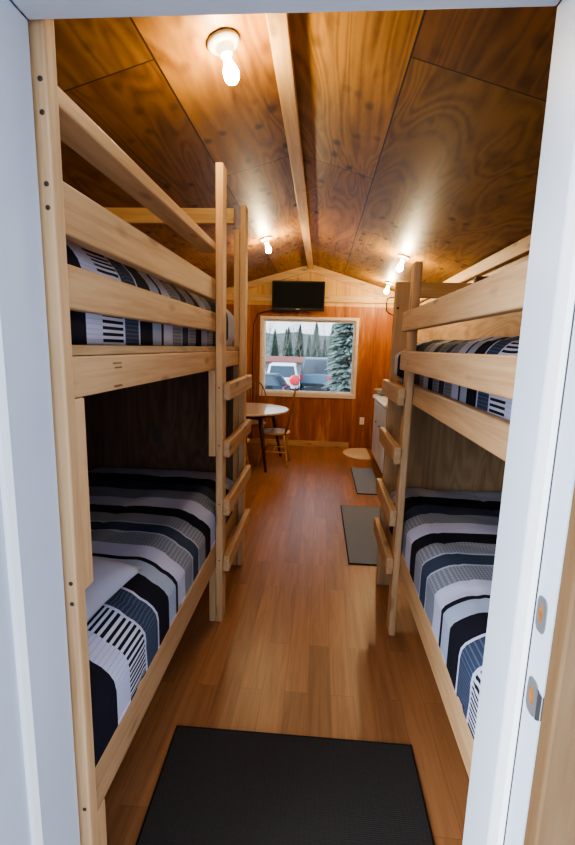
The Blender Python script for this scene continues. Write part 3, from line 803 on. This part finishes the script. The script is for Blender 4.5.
car('car', -2.18, 26.6, .04, 1.85, 4.5, 1.62, paint('white_car_paint', (.72, .77, .82)), 'white hatchback car with red round rear cover in middle of window view', cover=(.70, .78))
car('car', -.22, 28.3, -.03, 1.80, 4.3, 1.95, paint('slate_blue_car_paint', (.10, .16, .22)), 'tall slate blue boxy car with pale windows right of the white one', boxy=True)
car('car', -4.35, 28.8, .12, 1.8, 4.4, 1.50, paint('silver_car_paint', (.60, .70, .76)), 'pale silver car partly cut off at left edge of window')
car('car', -3.62, 22.4, 1.45, 1.7, 4.0, 1.22, paint('dark_blue_car_paint', (.012, .03, .045)), 'low dark car parked sideways in front of the others outside')
shed = thing('shed', 'long low building with rusty red roof behind the parked cars', 'shed', (-4.2, 40, GZ))
bm = bmesh.new(); abox(bm, -7.5, -1.3, 40, 43, GZ, .25); link('shed_wall', bm, simple('grey_shed_boards', (.18, .15, .14), .8), shed)
bm = bmesh.new(); aprism(bm, [(39.6, .20), (41.5, .62), (43.4, .20), (43.4, .27), (41.5, .70), (39.6, .27)], 6.8, 'yz', -7.8); link('shed_roof', bm, simple('rust_red_roof', (.22, .07, .05), .7, noise_amt=.2), shed)

BARK = simple('grey_bark', (.13, .115, .10), .95, .1, noise_amt=.3, nscale=5)
NEEDLE = simple('evergreen_needles', (.085, .115, .085), .9, .1, noise_amt=.5, nscale=6)
NEEDLE2 = simple('frosted_needles', (.13, .165, .145), .9, .1, noise_amt=.5, nscale=6)
def bare_tree_mesh(seed, h):
    rnd = random.Random(seed); bm = bmesh.new()
    def branch(p, d, L, r, depth):
        n = 4; pts = [p]
        for i in range(n):
            d = (d + Vector((rnd.uniform(-.15, .15), rnd.uniform(-.15, .15), rnd.uniform(0, .12)))).normalized(); pts.append(pts[-1] + d * L / n)
        atube(bm, pts, r, 5, r * .35, False)
        if depth < 3:
            for i in range(5 if depth == 0 else 4):
                q = pts[rnd.randint(1 if depth else 2, n)]; a = rnd.uniform(0, 2 * PI)
                branch(q, (d * .9 + Vector((math.cos(a), math.sin(a), .5)) * .55).normalized(), L * rnd.uniform(.35, .55), r * .45, depth + 1)
    branch(Vector((0, 0, 0)), Vector((0, 0, 1)), h, h * .018, 0)
    return bm
def conifer_bm(seed, h, w):
    rnd = random.Random(seed); bm = bmesh.new(); L = 60
    for k in range(L):
        t = k / L; z = h * (.06 + .93 * t); R = w * (1 - t) ** .8 + .06; n = 12
        for i in range(n):
            a = 2 * PI * (i + rnd.random()) / n; rr = R * rnd.uniform(.55, 1.12); wd = rr * rnd.uniform(.12, .22)
            c, s_ = math.cos(a), math.sin(a); dz = rr * rnd.uniform(.15, .45); up_ = rnd.uniform(-.05, .05)
            p0 = Vector((0, 0, z + up_)); tip = Vector((c * rr, s_ * rr, z - dz))
            m = p0.lerp(tip, .6); sd_ = Vector((-s_, c, 0)) * wd
            v = [bm.verts.new(q) for q in (p0, m + sd_ + Vector((0, 0, -.06)), tip, m - sd_ + Vector((0, 0, -.06)), m + Vector((0, 0, .07)))]
            bm.faces.new((v[0], v[1], v[4])); bm.faces.new((v[1], v[2], v[4])); bm.faces.new((v[2], v[3], v[4])); bm.faces.new((v[3], v[0], v[4]))
    return bm
def tree_copy(src, loc, rz, s):
    r = src.copy(); COL.objects.link(r); r.location = loc; r.rotation_euler = (0, 0, rz); r.scale = (s, s, s)
    for ch in list(src.children):
        c = ch.copy(); COL.objects.link(c); c.parent = r
    return r
def conifer(seed, h, w, mat, label, group):
    root = thing('evergreen_tree', label, 'tree', (0, 0, 0), group)
    link('foliage', conifer_bm(seed, h, w), mat, root)
    bm = bmesh.new(); atube(bm, [(0, 0, 0), (0, 0, h * .5), (0, 0, h * .97)], h * .022, 7, .02); link('trunk', bm, BARK, root)
    return root
big = conifer(3, 9.5, 1.35, NEEDLE2, 'tall frosted evergreen close to the right edge of window', None)
big.location = (1.45, 23.5, GZ)
b2 = conifer(4, 8.5, 1.3, NEEDLE, 'dark evergreen just behind the frosted one at right of window', None)
b2.location = (1.5, 33.5, GZ)
rnd = random.Random(11)
proto_e = conifer(5, 6.3, 1.2, NEEDLE, 'dark evergreen among the trees of the far wood', 'evergreens of the far wood')
proto_e.location = (-9.6, 64, GZ)
for i in range(12): tree_copy(proto_e, (-8.2 + i * 1.25, (61, 67, 73)[i % 3], GZ), rnd.uniform(0, 6), rnd.uniform(.65, 1.05))
roots = []
for sd in (21, 22):
    o = tag(link('bare_tree', bare_tree_mesh(sd, 4.2), BARK), 'leafless grey tree standing in front of the far wood', 'tree', 'bare trees of the far wood'); roots.append(o)
roots[0].location = (-6.9, 51, GZ); roots[1].location = (-7.6, 57.5, GZ)
for i in range(10): tree_copy(roots[i % 2], (-5.2 + i * 1.0, (56.5, 47.2, 52)[i % 3], GZ), rnd.uniform(0, 6), rnd.uniform(.75, .95))
bm = bmesh.new(); pr = None
for k in range(61):
    x = -60 + 2 * k; z = 4.6 + noise.noise(Vector((x * .06, 0, 1))) * 1.6 + noise.noise(Vector((x * .9, 0, 4))) * .5
    r = [bm.verts.new((x, 95, GZ)), bm.verts.new((x, 100, z * .7)), bm.verts.new((x, 112, z))]
    if pr:
        for i in range(2): bm.faces.new((pr[i], r[i], r[i + 1], pr[i + 1]))
    pr = r
struct(link('hills', bm, simple('hazy_wooded_hill', (.12, .13, .125), .95, .05, noise_amt=.35, nscale=.8), None, None, True))

# ------------------------------------------------------------------ light
w = bpy.data.worlds.new('World'); scn.world = w; w.use_nodes = True
nt = w.node_tree; nt.nodes.clear(); g = N(nt)
tc = g.n('ShaderNodeTexCoord'); sep = g.n('ShaderNodeSeparateXYZ'); g.l(tc.outputs['Generated'], sep.inputs[0])
sky = g.ramp(sep.outputs[2], [(.0, (.80, .88, 1.0)), (.10, (.92, .97, 1.0)), (.3, (.72, .84, 1.0)), (1.0, (.52, .70, 1.0))])
bg = g.n('ShaderNodeBackground'); g.l(sky, bg.inputs[0]); bg.inputs[1].default_value = 2.1
o = g.n('ShaderNodeOutputWorld'); g.l(bg.outputs[0], o.inputs[0])
sd = bpy.data.lights.new('overcast_sun', 'SUN'); sd.energy = 9.5; sd.angle = math.radians(70); sd.color = (.88, .94, 1.0)
so = bpy.data.objects.new('overcast_sun', sd); COL.objects.link(so)
so.rotation_euler = Vector((.85, .38, -.42)).to_track_quat('-Z', 'Y').to_euler(); so.location = (-3, -3, 4)

# ------------------------------------------------------------------ camera (solved from the photograph's vanishing points)
F, p_, y_, r_, H_ = 441.3, .169606, .070289, .026924, 1.5708
cy, sy, cp, sp = math.cos(y_), math.sin(y_), math.cos(p_), math.sin(p_)
fw_ = Vector((-sy * cp, cy * cp, -sp)); rt = Vector((cy, sy, 0)); up = rt.cross(fw_)
cr, sr = math.cos(r_), math.sin(r_)
rt2 = cr * rt + sr * up; up2 = -sr * rt + cr * up
cam = bpy.data.cameras.new('camera'); co = bpy.data.objects.new('camera', cam); COL.objects.link(co)
M = Matrix((rt2, up2, -fw_)).transposed().to_4x4(); M.translation = (0, 0, H_)
co.matrix_world = M
cam.sensor_fit = 'VERTICAL'; cam.sensor_height = 36.0; cam.sensor_width = 24.0; cam.lens = F / 845 * 36.0
cam.clip_start = .02; cam.clip_end = 500
scn.camera = co
scn.view_settings.view_transform = 'AgX'
scn.view_settings.look = 'AgX - Medium High Contrast'
scn.view_settings.exposure = 0.18
